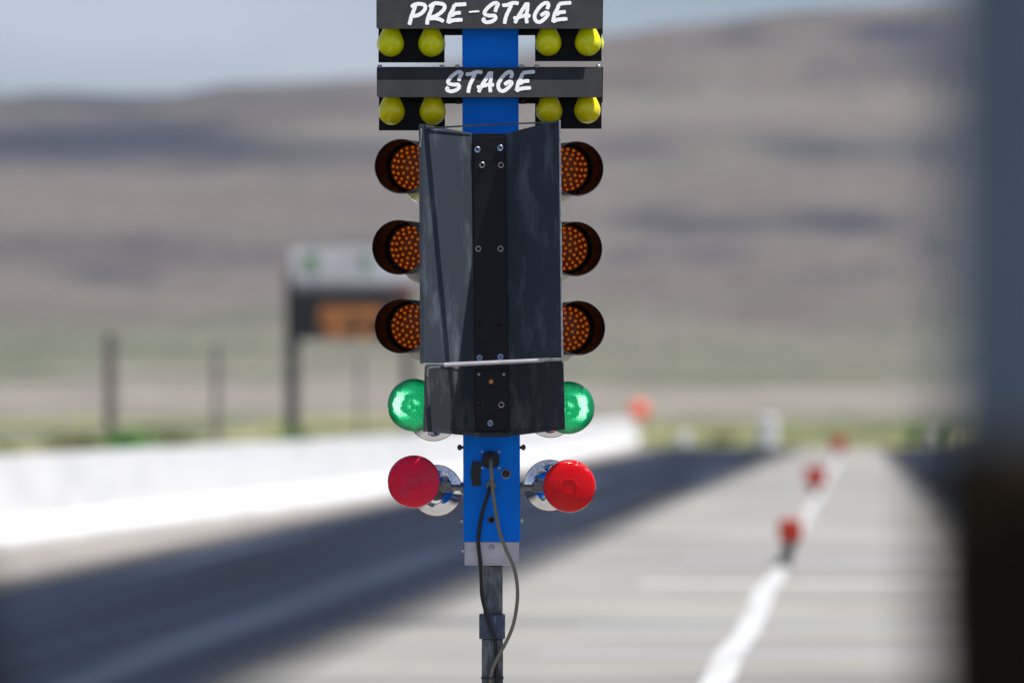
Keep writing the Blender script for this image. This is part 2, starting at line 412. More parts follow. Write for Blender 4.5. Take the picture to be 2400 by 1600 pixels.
def lettering(word, y_top, y_bot, dep):
    """flat strokes laid on a sloping plate: dep(py) gives the plate's depth"""
    bm = bmesh.new(); k = 0
    for s, wd in word:
        off = 0.0006 + 0.00012 * (k % 6); k += 1
        pts = spline([Vector((x, y, 0)) for x, y in s], 6)
        L_, R_ = [], []
        n = len(pts)
        for i, p in enumerate(pts):
            t = (pts[min(i+1, n-1)] - pts[max(i-1, 0)]).normalized()
            nn = Vector((-t.y, t.x, 0))
            e = min(i, n - 1 - i)
            ww = wd * (0.80 if e == 0 else 0.95 if e == 1 else 1.0) * 0.5 * (1 + 0.05 * math.sin(i * 1.7 + k))
            if e == 0: p = p + t * (0.25 * wd * (1 if i else -1)) * 0.4
            L_.append(p + nn * ww); R_.append(p - nn * ww)
        f = lambda q: bm.verts.new(P(q.x, q.y, dep(q.y)) + Vector((0, -off, off * 0.5)))
        a = [f(q) for q in L_]; b = [f(q) for q in R_]
        for i in range(n - 1):
            bm.faces.new((a[i], a[i+1], b[i+1], b[i]))
    return bm

def sign(px0, px1, py0, py1, d0, d1, word, screws):
    """sloping front plate with a rounded lower edge, top plate running back, lettering"""
    bm = bmesh.new()
    r = 5.0; pts = []
    def pp(x, y): return P(x, y, d0 + (d1 - d0) * (y - py0) / (py1 - py0))
    for i in range(6):
        a = math.pi/2 * i / 5; pts.append(pp(px0 + r - r*math.sin(a), py1 - r + r*math.cos(a)) if False else pp(px0 + r*(1-math.sin(a)), py1 - r*(1-math.cos(a))))
    left = pts[::1]
    right = [pp(px1 - r*(1-math.sin(a)), py1 - r*(1-math.cos(a))) for a in [math.pi/2 * i / 5 for i in range(6)]]
    poly = [pp(px0, py0)] + left[::-1] + right + [pp(px1, py0)]
    plate(bm, poly, 0.002)
    a = P(px0, py0, d0); b = P(px1, py0, d0)
    box(bm, (a.x, d0 + .001, a.z - .0022), (b.x, 0.012, a.z - .0001))
    o = part('stage_sign' if py0 > 100 else 'pre_stage_sign', bm, M['sign'])
    lt = lettering(word, py0, py1, lambda y: d0 + (d1 - d0) * (y - py0) / (py1 - py0))
    part('lettering', lt, M['white'], o)
    for x in screws:
        bm = bmesh.new(); q = P(x, py0, d0 + .012)
        lathe(bm, [(0, .0060), (.0045, .0056), (.0062, .004)], q, (0, 0, 1), 16, True, True)
        part('screw', bm, M['steel'], o, smooth=True)
    return o
sign(882, 1411, 0.5, 67.5, -.058, -.0780, WORD1, (890, 1036, 1072, 1223, 1258, 1403))
sign(883, 1411, 158.5, 228, -.0575, -.0780, WORD2, (890, 1036, 1072, 1223, 1258, 1403))

# bulb panels with cross bar, bulbs hanging in front and behind
def bulb(px, py, y, name='yellow_bulb'):
    q = P(px, py, y); s = .001
    prof = [(-.0315, 0.0003)]
    for i in range(1, 13):
        a = -math.pi/2 + math.pi * 0.60 * i / 12
        prof.append((.0315 * math.sin(a), .0312 * math.cos(a)))
    z0, r0 = prof[-1]
    prof += [(z0 + .010, r0 - .0042), (z0 + .020, r0 - .0092), (z0 + .028, r0 - .0118), (.052, .0152), (.060, .0140)]
    bm = bmesh.new(); lathe(bm, prof, q, (0, 0, 1), 40, False, True)
    o = part(name, bm, M['yellow'] if py < 200 else M['golden'], smooth=True)
    bm = bmesh.new(); lathe(bm, [(.0601, .0165), (.078, .0165)], q, (0, 0, 1), 20, True, True)
    part('bulb_socket', bm, M['hoodin'], o, smooth=True)
for (x0, x1, yt, yb, xr) in ((887, 1042, 60, 147, 0), (1254, 1410, 60, 144, 0), (888, 1043, 222, 306, 0), (1254, 1410, 222, 302, 0)):
    bm = bmesh.new(); pbox(bm, x0, yt, x1, yb, -.006, -.003); part('bulb_panel', bm, M['black'], bevel=.0008)
for yt, yb in ((64, 83), (225, 243)):
    for xa, xb in ((1040, 1085), (1212, 1256)):
        bm = bmesh.new(); pbox(bm, xa, yt, xb, yb, -.0025, .004); part('cross_bar', bm, M['black'])
for px, py in ((916, 102), (1011, 102.5), (1285, 100.5), (1378, 100.5), (918, 262), (1014, 262), (1287, 260), (1376.5, 258.5)):
    bulb(px, py, -.037)
for px, py in ((914, 104), (1013, 104), (1285, 104), (1385, 104), (918, 262), (1014, 262), (1287, 260), (1379, 259)):
    bulb(px, py, .047)
# rear hoods (mirror of the front ones, seen at the right edge)
for py0, py1 in ((1, 80), (159, 240)):
    bm = bmesh.new()
    a = P(887, py0, .05); b = P(1413.5, py0, .05); c = P(887, py1, .1)
    plate(bm, [Vector((a.x, .05, a.z)), Vector((b.x, .05, a.z)), Vector((b.x, .1, c.z)), Vector((a.x, .1, c.z))], .002)
    box(bm, (a.x, .0125, a.z - .0024), (b.x, .049, a.z - .0003))
    part('rear_hood', bm, M['sign'])
for x in (1074, 1226):
    bm = bmesh.new(); q = P(x, 239, -.012); cyl(bm, q + Vector((0,0,.005)), q - Vector((0,0,.005)), .006, 6); part('bracket_nut', bm, M['rust'])

# ---- visors: open trough of centre plate and two wings toward the camera
CY = -0.112; WY = -0.245
def visor(name, CT, CB, LT, LB, RT, RB, mats, cx=(1106, 1185, 1112, 1192)):
    x0, x1, x2, x3 = cx
    th = .0018
    bm = bmesh.new()
    plate(bm, [P(x0, CT, CY), P(x1, CT, CY), P(x3, CB, CY), P(x2, CB, CY)][::-1], th)
    v = part(name, bm, mats[2], bevel=.0004)
    bm = bmesh.new(); plate(bm, [P(x0 + 1.5, CT, CY + .0022), P(x2 + 1.5, CB, CY + .0022), P(LB[0], LB[1], WY), P(LT[0], LT[1], WY)][::-1], th)
    part('left_wing', bm, mats[0], v, bevel=.0004)
    bm = bmesh.new(); plate(bm, [P(x1 - 1.5, CT, CY + .0022), P(RT[0], RT[1], WY), P(RB[0], RB[1], WY), P(x3 - 1.5, CB, CY + .0022)][::-1], th)
    part('right_wing', bm, mats[1], v, bevel=.0004)
    return v
mv = M['visor']
v1 = visor('upper_visor', 313, 850, (990, 291), (993, 850), (1310, 281), (1316, 842), (M['visor'], M['visor'], M['visor_mid']))
v2 = visor('lower_visor', 851.5, 1022, (1000, 853), (996, 1011), (1317, 845), (1321, 1006), (M['visor_low'], M['visor_low'], M['visor_mid']), (1113, 1192, 1113, 1192))
# raised strip on the centre plate
bm = bmesh.new(); plate(bm, [P(1110, 322, CY-.0035), P(1184, 320, CY-.0035), P(1190, 849, CY-.0035), P(1113.5, 849, CY-.0035)][::-1], .002); part('centre_strip', bm, M['visor_mid'], v1, bevel=.0005)
bm = bmesh.new(); plate(bm, [P(1114, 868, CY-.0035), P(1191, 868, CY-.0035), P(1191, 1010, CY-.0035), P(1114, 1010, CY-.0035)][::-1], .002); part('centre_strip', bm, M['visor_mid'], v2, bevel=.0005)
# front lips folded outward at wing tips and bright worn edges
def lip(p0, p1, wdt, parent, m):
    bm = bmesh.new()
    a = P(p0[0], p0[1], WY - .001); b = P(p1[0], p1[1], WY - .001); c = P(p1[0] + wdt, p1[1], WY - .003); d = P(p0[0] + wdt, p0[1], WY - .003)
    plate(bm, [a, b, c, d] if wdt > 0 else [a, b, c, d][::-1], .0015)
    return part('front_lip', bm, m, parent)
lip((990.5, 291), (993.5, 852), -8.5, v1, M['visor'])
lip((1309.5, 281), (1315.5, 842), 3.5, v1, M['edge'])
lip((1000, 857), (996, 1012), -4, v2, M['visor_low'])
lip((1317, 850), (1321, 1006), 3, v2, M['visor_low'])
# bottom folds of the lower visor
for nm_, q_, par_, mm_ in (
    ('bottom_fold', [P(997.5, 1002, WY+.004), P(1113, 1012, CY-.005), P(1113, 1022, CY-.006), P(997, 1011, WY+.002)], v2, 'visor_low'),
    ('bottom_fold', [P(1192, 1012, CY-.005), P(1319, 998, WY+.004), P(1320.5, 1006, WY+.002), P(1192, 1022, CY-.006)], v2, 'visor_low'),
    ('bottom_fold', [P(1113, 1013, CY-.006), P(1192, 1013, CY-.006), P(1192, 1024, CY-.0065), P(1113, 1024, CY-.0065)], v2, 'visor_low'),
    ('top_fold', [P(1003, 856, WY+.004), P(1113, 869, CY-.005), P(1113, 861, CY-.002), P(1001, 853, WY+.002)], v2, 'visor_low'),
    ('top_fold', [P(1192, 869, CY-.005), P(1314, 852, WY+.004), P(1316, 846, WY+.002), P(1192, 861, CY-.002)], v2, 'visor_low'),
    ('top_fold', [P(1005, 304, WY+.012), P(1095, 321, CY-.012), P(1105, 315, CY-.004), P(994, 292, WY+.002)], v1, 'visor'),
    ('top_fold', [P(1194, 319, CY-.006), P(1300, 297, WY+.008), P(1309, 282, WY+.001), P(1186, 313, CY-.003)], v1, 'visor')):
    bm = bmesh.new(); plate(bm, q_, .0012); part(nm_, bm, M[mm_], par_)
# spreader rods
def flatbar(pts, dep, hgt, bend=None):
    bm = bmesh.new(); rg = []
    for p in spline(pts, 5):
        rg.append([bm.verts.new(p + Vector((0, a, b))) for a, b in ((0, -hgt/2), (dep, -hgt/2), (dep, hgt/2), (0, hgt/2))])
    for a, b in zip(rg, rg[1:]):
        for k in range(4): bm.faces.new((a[k], a[(k+1) % 4], b[(k+1) % 4], b[k]))
    bm.faces.new(rg[0][::-1]); bm.faces.new(rg[-1]); return bm
RY = WY + .002
part('top_rod', flatbar([P(987, 301.5, RY), P(1060, 297, RY), P(1150, 292, RY), P(1240, 288.5, RY), P(1304, 287, RY)], .013, .0036), M['visor'], v1)
bm = bmesh.new(); tube(bm, [P(987, 302, WY-.004), P(986.5, 320, WY-.004), P(984, 345, WY-.002)], .0022, 8); part('rod_end', bm, M['edge'], v1, smooth=True)
bm = bmesh.new(); plate(bm, [P(1040, 849.5, WY-.008), P(1276, 839, WY-.008), P(1276, 845.5, WY-.010), P(1040, 857, WY-.010)], -.012); part('cross_strip', bm, M['alu'], v1, bevel=.001)
bm = bmesh.new(); plate(bm, [P(990, 850.5, WY-.006), P(1039, 850, WY-.006), P(1039, 855, WY-.006), P(990, 853.5, WY-.006)], .003)
part('strip_end', bm, M['edge'], v1)
bm = bmesh.new(); plate(bm, [P(1262, 839, WY-.0105), P(1317, 838, WY-.0105), P(1317, 842, WY-.0105), P(1262, 845, WY-.0105)], .003)
part('strip_end', bm, M['edge'], v1)
bm = bmesh.new(); tube(bm, [P(1032, 859, WY-.005), P(1012, 860, WY-.005), P(1003.5, 864, WY-.005), P(1002, 882, WY-.004)], .0022, 8); part('rod_end', bm, M['edge'], v2, smooth=True)
# standoffs that carry the visors off the post
for py in (387, 583, 762, 949):
    for px in (1128, 1172):
        bm = bmesh.new(); cyl(bm, P(px, py, CY + .0022), P(px, py, PF - .0002), .006, 12); part('standoff', bm, M['rust'], v1 if py < 850 else v2)
# ferrules and screws in the centre strips
ZP = CY - .0036
for px, py, kind in ((1119,351,'b'),(1172.5,347,'b'),(1130,387,'h'),(1174,387,'h'),(1121,583,'h'),(1173,583,'h'),(1126,762,'d'),(1169,762,'d'),(1124,838,'b'),(1173,836,'b')):
    bm = bmesh.new(); ring(bm, px, py, ZP, .0070 if kind != 'd' else .0066, .0042 if kind != 'd' else .0056, .003); o = part('ferrule', bm, M['edge'] if kind == 'b' else M['steel'] if kind == 'h' else M['rust'], v1, smooth=True)
    bm = bmesh.new(); disc(bm, px, py, ZP - .0002, .0044 if kind != 'd' else .0057); obj('x', bm, M['bluecap'] if kind == 'b' else M['hole']) if False else part('bore', bm, M['bluecap'] if kind == 'b' else M['hole'], v1)
for px, py, kind in ((1151,894,'o'),(1125,949,'d'),(1175,948,'h'),(1149,991,'b')):
    bm = bmesh.new(); ring(bm, px, py, ZP, .0072, .0044 if kind != 'd' else .0058, .002); part('ferrule', bm, M['rust'] if kind in 'od' else M['steel'], v2, smooth=True)
    bm = bmesh.new(); disc(bm, px, py, ZP - .0002, .0046 if kind != 'd' else .0059); part('bore', bm, {'o': M['orange_cap'], 'b': M['bluecap']}.get(kind, M['hole']), v2)
for px, py in ((1122, 877), (1181, 877), (1122, 1006), (1181, 1006)):
    bm = bmesh.new(); q = P(px, py, ZP); lathe(bm, [(0, .0034), (.0012, .0030), (.0018, .0010)], q, (0, -1, 0), 14, False, True); part('rivet', bm, M['edge'] if py < 900 else M['black'], v2, smooth=True)

# ---- amber lamps: tunnel hood, lens, led cluster, housing; a rear-facing twin behind each
def amber(rx, ry, lx, ly, seed):
    rim = P(rx, ry, -.185); cen = P(lx, ly, -.062)
    ax = (rim - cen); Ln = ax.length; ax.normalize()
    rr = .0628
    bm = bmesh.new()       # rear housing
    lathe(bm, [(-.055, .020), (-.052, .045), (-.03, .058), (-.002, .0600), (-.002, .0535)], cen, ax, 48, True, True)
    h = part('amber_lamp', bm, M['hoodin'], smooth=True)
    bm = bmesh.new()       # tunnel
    lathe(bm, [(-.010, rr - .001), (Ln - .001, rr), (Ln, rr - .0004), (Ln, rr - .0016), (Ln - .001, rr - .002), (.000, rr - .0035), (.000, .0525)], cen, ax, 64)
    part('hood', bm, M['hoodin'], h, smooth=True)
    bm = bmesh.new(); lathe(bm, [(Ln - .0004, rr - .0018), (Ln + .0008, rr - .0010), (Ln + .0008, rr + .0001), (Ln - .0004, rr + .0006), (Ln - .003, rr + .0006)], cen, ax, 64)
    part('hood_rim', bm, M['rimedge'], h, smooth=True)
    bm = bmesh.new()       # lens, shallow dome
    lathe(bm, [(.0005, .0530), (.002, .0520), (.0028, .040), (.0034, .025), (.0036, .010), (.0037, .0003)], cen, ax, 48)
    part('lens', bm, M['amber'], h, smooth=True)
    q = ax.to_track_quat('Z', 'Y'); bm = bmesh.new(); rnd = random.Random(seed)
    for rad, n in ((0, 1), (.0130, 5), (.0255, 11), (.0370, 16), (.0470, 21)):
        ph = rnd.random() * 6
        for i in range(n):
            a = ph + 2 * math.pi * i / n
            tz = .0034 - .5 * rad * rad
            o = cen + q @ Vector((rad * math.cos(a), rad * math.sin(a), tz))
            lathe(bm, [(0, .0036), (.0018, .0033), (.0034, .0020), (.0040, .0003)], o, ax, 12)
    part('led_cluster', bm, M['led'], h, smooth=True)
    for k in range(4):
        a = R(150 + 90 * k if lx < 1200 else 30 + 90 * k)
        for da in (-.28, .28):
            bm = bmesh.new()
            o = cen + q @ Vector((.0565 * math.cos(a + da), .0565 * math.sin(a + da), .001))
            lathe(bm, [(0, .0022), (.0022, .0016), (.0028, .0004)], o, ax, 8)
            part('clip', bm, M['chrome'], h, smooth=True)
    # rear-facing twin
    dx = 33 if lx < 1200 else -33
    c2 = P(lx + dx, ly + 22, .10)
    bm = bmesh.new(); lathe(bm, [(-.09, .022), (-.085, .045), (-.05, .0600), (.02, .0620), (.09, .0625), (.09, .058), (.01, .056)], c2, (0, 1, 0), 48, True, True)
    part('rear_lamp', bm, M['cream'] if seed != 0 else M['yellow'], smooth=True)
M['rimedge'] = mat('rim_edge', (0.05, 0.055, 0.065), 0.2, coat=.5)
M['cream'] = mat("cream_housing", (0.60, 0.55, 0.42), 0.45, var=0.1)
for i, a in enumerate(((940,390,968,393),(1352,395.5,1326,397),(934,579.5,965,581),(1349,583.5,1325,582),(939.5,764,968,765),(1356,768.5,1330,770))):
    amber(*a, i)

# ---- PAR lamps (green and red): lens, glass body with mirror back, socket; front one and rear one
def parlamp(px, py, fy, face, lensm, rimm, name, lbl=None, r=.0612):
    """face -1: lens toward the camera, +1: away from it. fy is the lens rim plane."""
    c = P(px, py, fy); ax = Vector((0, face, 0))
    bm = bmesh.new()
    lathe(bm, [(-.062, .021), (-.055, .030), (-.043, .041), (-.028, .051), (-.014, .0575), (-.004, .0600)], c, ax, 56, True, False)
    body = part(name, bm, M['chrome'], smooth=True, label=lbl)
    bm = bmesh.new(); lathe(bm, [(-.004, .0600), (-.003, r), (.003, r), (.006, r - .0012)], c, ax, 56)
    part('rim', bm, rimm, body, smooth=True)
    # lens mesh in its own local frame so the pattern sits on it
    bm = bmesh.new(); prof = [(.006, r - .0012)]
    for i in range(1, 13):
        rad = (r - .0012) * math.cos(math.pi/2 * i / 12); prof.append((.006 + .014 * math.sin(math.pi/2 * i / 12), max(rad, .0002)))
    lathe(bm, prof, (0, 0, 0), ax, 56)
    ln = part('lens', bm, lensm, body, smooth=True)
    ln.location = c
    bm = bmesh.new(); lathe(bm, [(.0200, .0185), (.0212, .0180), (.0212, .0172), (.0200, .0168)], (0, 0, 0), ax, 6)
    if face < 0:
        rg = part('lens_ring', bm, lensm, body, smooth=False); rg.location = c
    else: bm.free()
    bm = bmesh.new(); lathe(bm, [(-.120, .017), (-.116, .0205), (-.090, .0205), (-.088, .0225), (-.066, .0225), (-.0625, .0195)], c, ax, 32, True, True)
    part('socket', bm, M['socket'], body, smooth=True)
    return c
for (px, py, rx, ry, side, lens, rear, rim, nm, lbl) in (
        (970, 949, 1016, 973, -1, 'green_l', 'greenrim', 'greenrim', 'green_lamp', 'lit green lamp on the left of the lower visor'),
        (1332, 955, 1290, 965, 1, 'green_r', 'greenrim', 'greenrim', 'green_lamp', 'lit green lamp on the right of the lower visor'),
        (970, 1128, 1023, 1149, -1, 'red_dusty', 'redrim', 'redrim', 'red_lamp', 'dusty crimson lamp left of the blue post'),
        (1334.5, 1138.5, 1288, 1137, 1, 'red', 'redrim', 'redrim', 'red_lamp', 'bright red lamp right of the blue post')):
    parlamp(px, py, -.135, -1, M[lens], M[rim], nm, lbl)
    parlamp(rx, ry, .125, 1, M[rear], M[rim], 'rear_' + nm)
    # arm and knuckles from the post to the two sockets
    ay = 1142 if 'red' in nm else 962
    ex = 1086 if side < 0 else 1219
    hx = 1046 if side < 0 else 1262
    bm = bmesh.new(); cyl(bm, P(ex, ay, 0), P(hx, ay, 0), .0075, 16); cyl(bm, P(ex, ay, 0), P(ex + side * 7, ay, 0), .0125, 12)
    cyl(bm, P(hx + side * -14, ay, 0), P(hx + side * 2, ay, 0), .0105, 6)
    arm = part('lamp_arm', bm, M['cast'], smooth=True)
    bm = bmesh.new(); s1 = P(px, py, -.03); s2 = P(rx, ry, .02)
    cyl(bm, P(hx, ay, 0), s1, .0085, 12); cyl(bm, P(hx, ay, 0), s2, .0085, 12)
    q = P(hx, ay, 0); box(bm, (q.x - .012, -.012, q.z - .011), (q.x + .012, .012, q.z + .013))
    cyl(bm, P(hx, ay - 12, 0), P(hx, ay - 24, 0), .006, 6)
    part('knuckle', bm, M['cast'], arm, bevel=.001)

# ------------------------------------------------------------------ GROUND AND TRACK
def ground_mat():
    m = bpy.data.materials.new("track_concrete"); m.use_nodes = True; nt = m.node_tree; b = nt.nodes["Principled BSDF"]; L = nt.links
    tc = nt.nodes.new("ShaderNodeTexCoord")
    def nz(scale, st, det=5):
        mp = nt.nodes.new("ShaderNodeMapping"); mp.inputs["Scale"].default_value = st; L.new(tc.outputs["Object"], mp.inputs[0])
        n = nt.nodes.new("ShaderNodeTexNoise"); n.inputs["Scale"].default_value = scale; n.inputs["Detail"].default_value = det; L.new(mp.outputs[0], n.inputs[0]); return n.outputs[0]
    cr = nt.nodes.new("ShaderNodeValToRGB"); L.new(nz(0.35, (0.22, 1.0, 1), 7), cr.inputs[0])
    e = cr.color_ramp.elements; e[0].position = 0.30; e[0].color = (0.20, 0.20, 0.195, 1); e[1].position = 0.64; e[1].color = (0.385, 0.37, 0.335, 1)
    k = e.new(0.45); k.color = (0.325, 0.318, 0.30, 1)
    my = nt.nodes.new("ShaderNodeMix"); my.data_type = 'RGBA'; my.blend_type = 'MULTIPLY'; my.inputs[0].default_value = 1
    c3 = nt.nodes.new("ShaderNodeValToRGB"); L.new(nz(0.23, (1, 0.5, 1), 6), c3.inputs[0]); c3.color_ramp.elements[0].position = .36; c3.color_ramp.elements[0].color = (.76, .755, .75, 1); c3.color_ramp.elements[1].position = .58
    L.new(cr.outputs[0], my.inputs[6]); L.new(c3.outputs[0], my.inputs[7])
    mx = nt.nodes.new("ShaderNodeMix"); mx.data_type = 'RGBA'; mx.blend_type = 'MULTIPLY'; mx.inputs[0].default_value = 1
    c2 = nt.nodes.new("ShaderNodeValToRGB"); L.new(nz(60, (1, 1, 1)), c2.inputs[0]); c2.color_ramp.elements[0].position = .3; c2.color_ramp.elements[0].color = (.78, .78, .78, 1); c2.color_ramp.elements[1].position = .7
    L.new(my.outputs[2], mx.inputs[6]); L.new(c2.outputs[0], mx.inputs[7]); L.new(mx.outputs[2], b.inputs["Base Color"])
    b.inputs["Roughness"].default_value = 0.75
    return m
def rubber_mat():
    m = bpy.data.materials.new("rubbered_lane"); m.use_nodes = True; nt = m.node_tree; b = nt.nodes["Principled BSDF"]; L = nt.links
    tc = nt.nodes.new("ShaderNodeTexCoord")
    uv = nt.nodes.new("ShaderNodeUVMap")
    mp = nt.nodes.new("ShaderNodeMapping"); mp.inputs["Scale"].default_value = (3.2, 0.012, 1)
    L.new(uv.outputs[0], mp.inputs[0])
    n = nt.nodes.new("ShaderNodeTexNoise"); n.inputs["Scale"].default_value = 1.5; n.inputs["Detail"].default_value = 4; L.new(mp.outputs[0], n.inputs[0])
    cr = nt.nodes.new("ShaderNodeValToRGB"); L.new(n.outputs[0], cr.inputs[0])
    e = cr.color_ramp.elements; e[0].position = 0.35; e[0].color = (0.002, 0.003, 0.006, 1); e[1].position = 0.80; e[1].color = (0.085, 0.105, 0.15, 1)
    k = e.new(0.52); k.color = (0.007, 0.013, 0.028, 1)
    L.new(cr.outputs[0], b.inputs["Base Color"])
    b.inputs["Roughness"].default_value = 0.5; b.inputs["Specular IOR Level"].default_value = 0.03
    # ragged outline: the rubber thins out to bare concrete at its edges (uv.x runs across the strip)
    sp = nt.nodes.new("ShaderNodeSeparateXYZ"); L.new(uv.outputs[0], sp.inputs[0])
    n2 = nt.nodes.new("ShaderNodeTexNoise"); n2.inputs["Scale"].default_value = 3; L.new(mp.outputs[0], n2.inputs[0])
    a = nt.nodes.new("ShaderNodeMath"); a.operation = 'PINGPONG'; a.inputs[1].default_value = 0.5; L.new(sp.outputs[0], a.inputs[0])
    s = nt.nodes.new("ShaderNodeMath"); s.operation = 'MULTIPLY_ADD'; s.inputs[1].default_value = 0.10; L.new(n2.outputs[0], s.inputs[0]); L.new(a.outputs[0], s.inputs[2])
    r = nt.nodes.new("ShaderNodeMapRange"); r.inputs[1].default_value = 0.045; r.inputs[2].default_value = 0.24; L.new(s.outputs[0], r.inputs[0])
    L.new(r.outputs[0], b.inputs["Alpha"])
    return m
M['ground'] = ground_mat(); M['lane'] = rubber_mat()

def sheet(name, pts, m, z, kind='structure', uv=True):
    bm = bmesh.new(); uvl = bm.loops.layers.uv.new("UVMap")
    n = len(pts) // 2
    L_ = [bm.verts.new((p[0], p[1], z)) for p in pts[:n]]; R_ = [bm.verts.new((p[0], p[1], z)) for p in pts[n:]]
    for i in range(n - 1):
        f = bm.faces.new((L_[i], R_[i], R_[i+1], L_[i+1]))
        for l, u in zip(f.loops, (0, 1, 1, 0)): l[uvl].uv = (u, l.vert.co.y)
    o = obj(name, bm, m); tag(o, kind=kind); return o

def Yd(d): return d - D
# concrete track pad
sheet('track_surface', [(-14, -40), (-14, Yd(60)), (-12.2, Yd(95)), (-7.5, Yd(175)), (40, -40), (40, Yd(60)), (42, Yd(95)), (44, Yd(177))], M['ground'], 0.0)
def strip(name, fa, fb, d0, d1, m, z):
    ds = [d0 + (d1 - d0) * i / 52 for i in range(53)]
    return sheet(name, [(fa(d), Yd(d)) for d in ds] + [(fb(d), Yd(d)) for d in ds], m, z)
strip('rubbered_lane', lambda d: .066*d - 7.35 - max(0, 26 - d) * .12, lambda d: .070*d - 3.1 + max(0, 26 - d) * .09, -30, 178, M['lane'], .004)  # near end, out of view, extended and widened to cut ground bounce
strip('rubbered_lane', lambda d: .056*d + 1.25 - max(0, 26 - d) * .09, lambda d: .060*d + 5.2 + max(0, 26 - d) * .12, -30, 178, M['lane'], .004)  # same unseen widening here, added to darken light bounced onto the tree
M['line'] = mat("white_line_paint", (0.56, 0.57, 0.57), 0.6, col2=(0.40, 0.39, 0.38), vscale=1.1, stretch=(2, .6, 1), thr=(0.50, 0.66))
rn = random.Random(3)
ds = [16 + 1.4 * i for i in range(116)]
lw = [.080 if d < 46 else .07 if d < 52 else .055 for d in ds]
wv = [0.02 * math.sin(d * .55) + .008 * math.sin(d * 1.3) for d in ds]
sheet('centre_line', [(.063*d - .78 - l + v, Yd(d)) for d, v, l in zip(ds, wv, lw)] + [(.063*d - .78 + l + v * .6, Yd(d)) for d, v, l in zip(ds, wv, lw)], M['line'], .008)
M['shoulder'] = mat("dusty_shoulder", (0.30, 0.275, 0.25), 0.85, col2=(0.20, 0.185, 0.17), vscale=.6, stretch=(1, .3, 1), thr=(.4, .7))
WP = [(22, -9.2), (36, -7.2), (57.4, -5.18), (73, -3.55), (90, -2.10), (134, .7), (178, 3.3)]
def wallx(d):
    for (a, xa), (b, xb) in zip(WP, WP[1:]):
        if d <= b: return xa + (xb - xa) * (d - a) / (b - a)
    return WP[-1][1]
strip2 = [22 + 3.9 * i for i in range(41)]
sheet('shoulder', [(wallx(d) - .1, Yd(d)) for d in strip2] + [(max(.066*d - 6.9, wallx(d)), Yd(d)) for d in strip2], M['shoulder'], .002)
# transverse saw joints in the concrete
M['seam'] = mat("joint_filler", (0.50, 0.485, 0.44), 0.7, var=.2, vscale=3)
M['tyre'] = mat("tyre_marks", (0.31, 0.305, 0.30), 0.6, var=.3, vscale=1.2, stretch=(.3, 2, 1))
for py, wd, mm in ((1366, 4, 'seam'), (1303, 5, 'tyre'), (1322, 3, 'tyre'), (1470, 6, 'tyre'), (1530, 8, 'tyre')):
    a = G(1200, py + wd); b = G(1200, py - wd)
    sheet('concrete_joint', [(-1.2 + .07*(a.y) , a.y), (-1.2 + .07*b.y, b.y), (9, a.y), (9, b.y)], M[mm], .0015)

# ------------------------------------------------------------------ TERRAIN
def sky_h(u):
    """ridge height from direction u = photo column"""
    t = [(-1500, 106), (-600, 118), (0, 111), (100, 113), (300, 111), (380, 111), (560, 115.5), (880, 117.5), (1150, 123), (1411, 132), (1600, 137), (1900, 141), (2200, 143), (2800, 139), (3600, 150), (5000, 130)]
    for (a, ha), (b, hb) in zip(t, t[1:]):
        if u <= b:
            k = max(0, (u - a) / (b - a)); k = k*k*(3-2*k); return ha + (hb - ha) * k
    return t[-1][1]
PROF = [(170, 0.0), (200, 0.0), (260, .65/1), (400, 2.0), (560, 4.2), (700, 6.2), (900, 11), (1100, 19.6), (1300, 32), (1500, 49), (1640, 66), (1800, 81), (1900, 100), (2040, 118), (2140, 120), (2500, 105), (3000, 60)]
def terr(x, d):
    for (a, ha), (b, hb) in zip(PROF, PROF[1:]):
        if d <= b:
            k = max(0, (d - a) / (b - a)); base = ha + (hb - ha) * k; break
    else: base = 60
    u = 1200 + x / d * 13300
    rs = sky_h(u) / 118.0
    w_ = min(1, max(0, (d - 700) / 1200))
    base *= 1 + (rs - 1) * w_
    n = noise.fractal(Vector((x / 160, d / 160, 1.3)), 1.0, 2.0, 4)
    n2 = noise.fractal(Vector((x / 18, d / 18, 5.3)), 1.0, 2.0, 3)
    amp = max(0, min(1, (d - 230) / 900)) * (1 - .75 * max(0, min(1, (d - 1900) / 150)))
    return base + n * 9 * amp + n2 * .35 * min(1, max(0, (d - 200) / 100)) - .012
def smooth01(x, a, b):
    t = max(0, min(1, (x - a) / (b - a))); return t*t*(3-2*t)
def mixc(a, b, t): return tuple(a[i] + (b[i] - a[i]) * t for i in range(3))
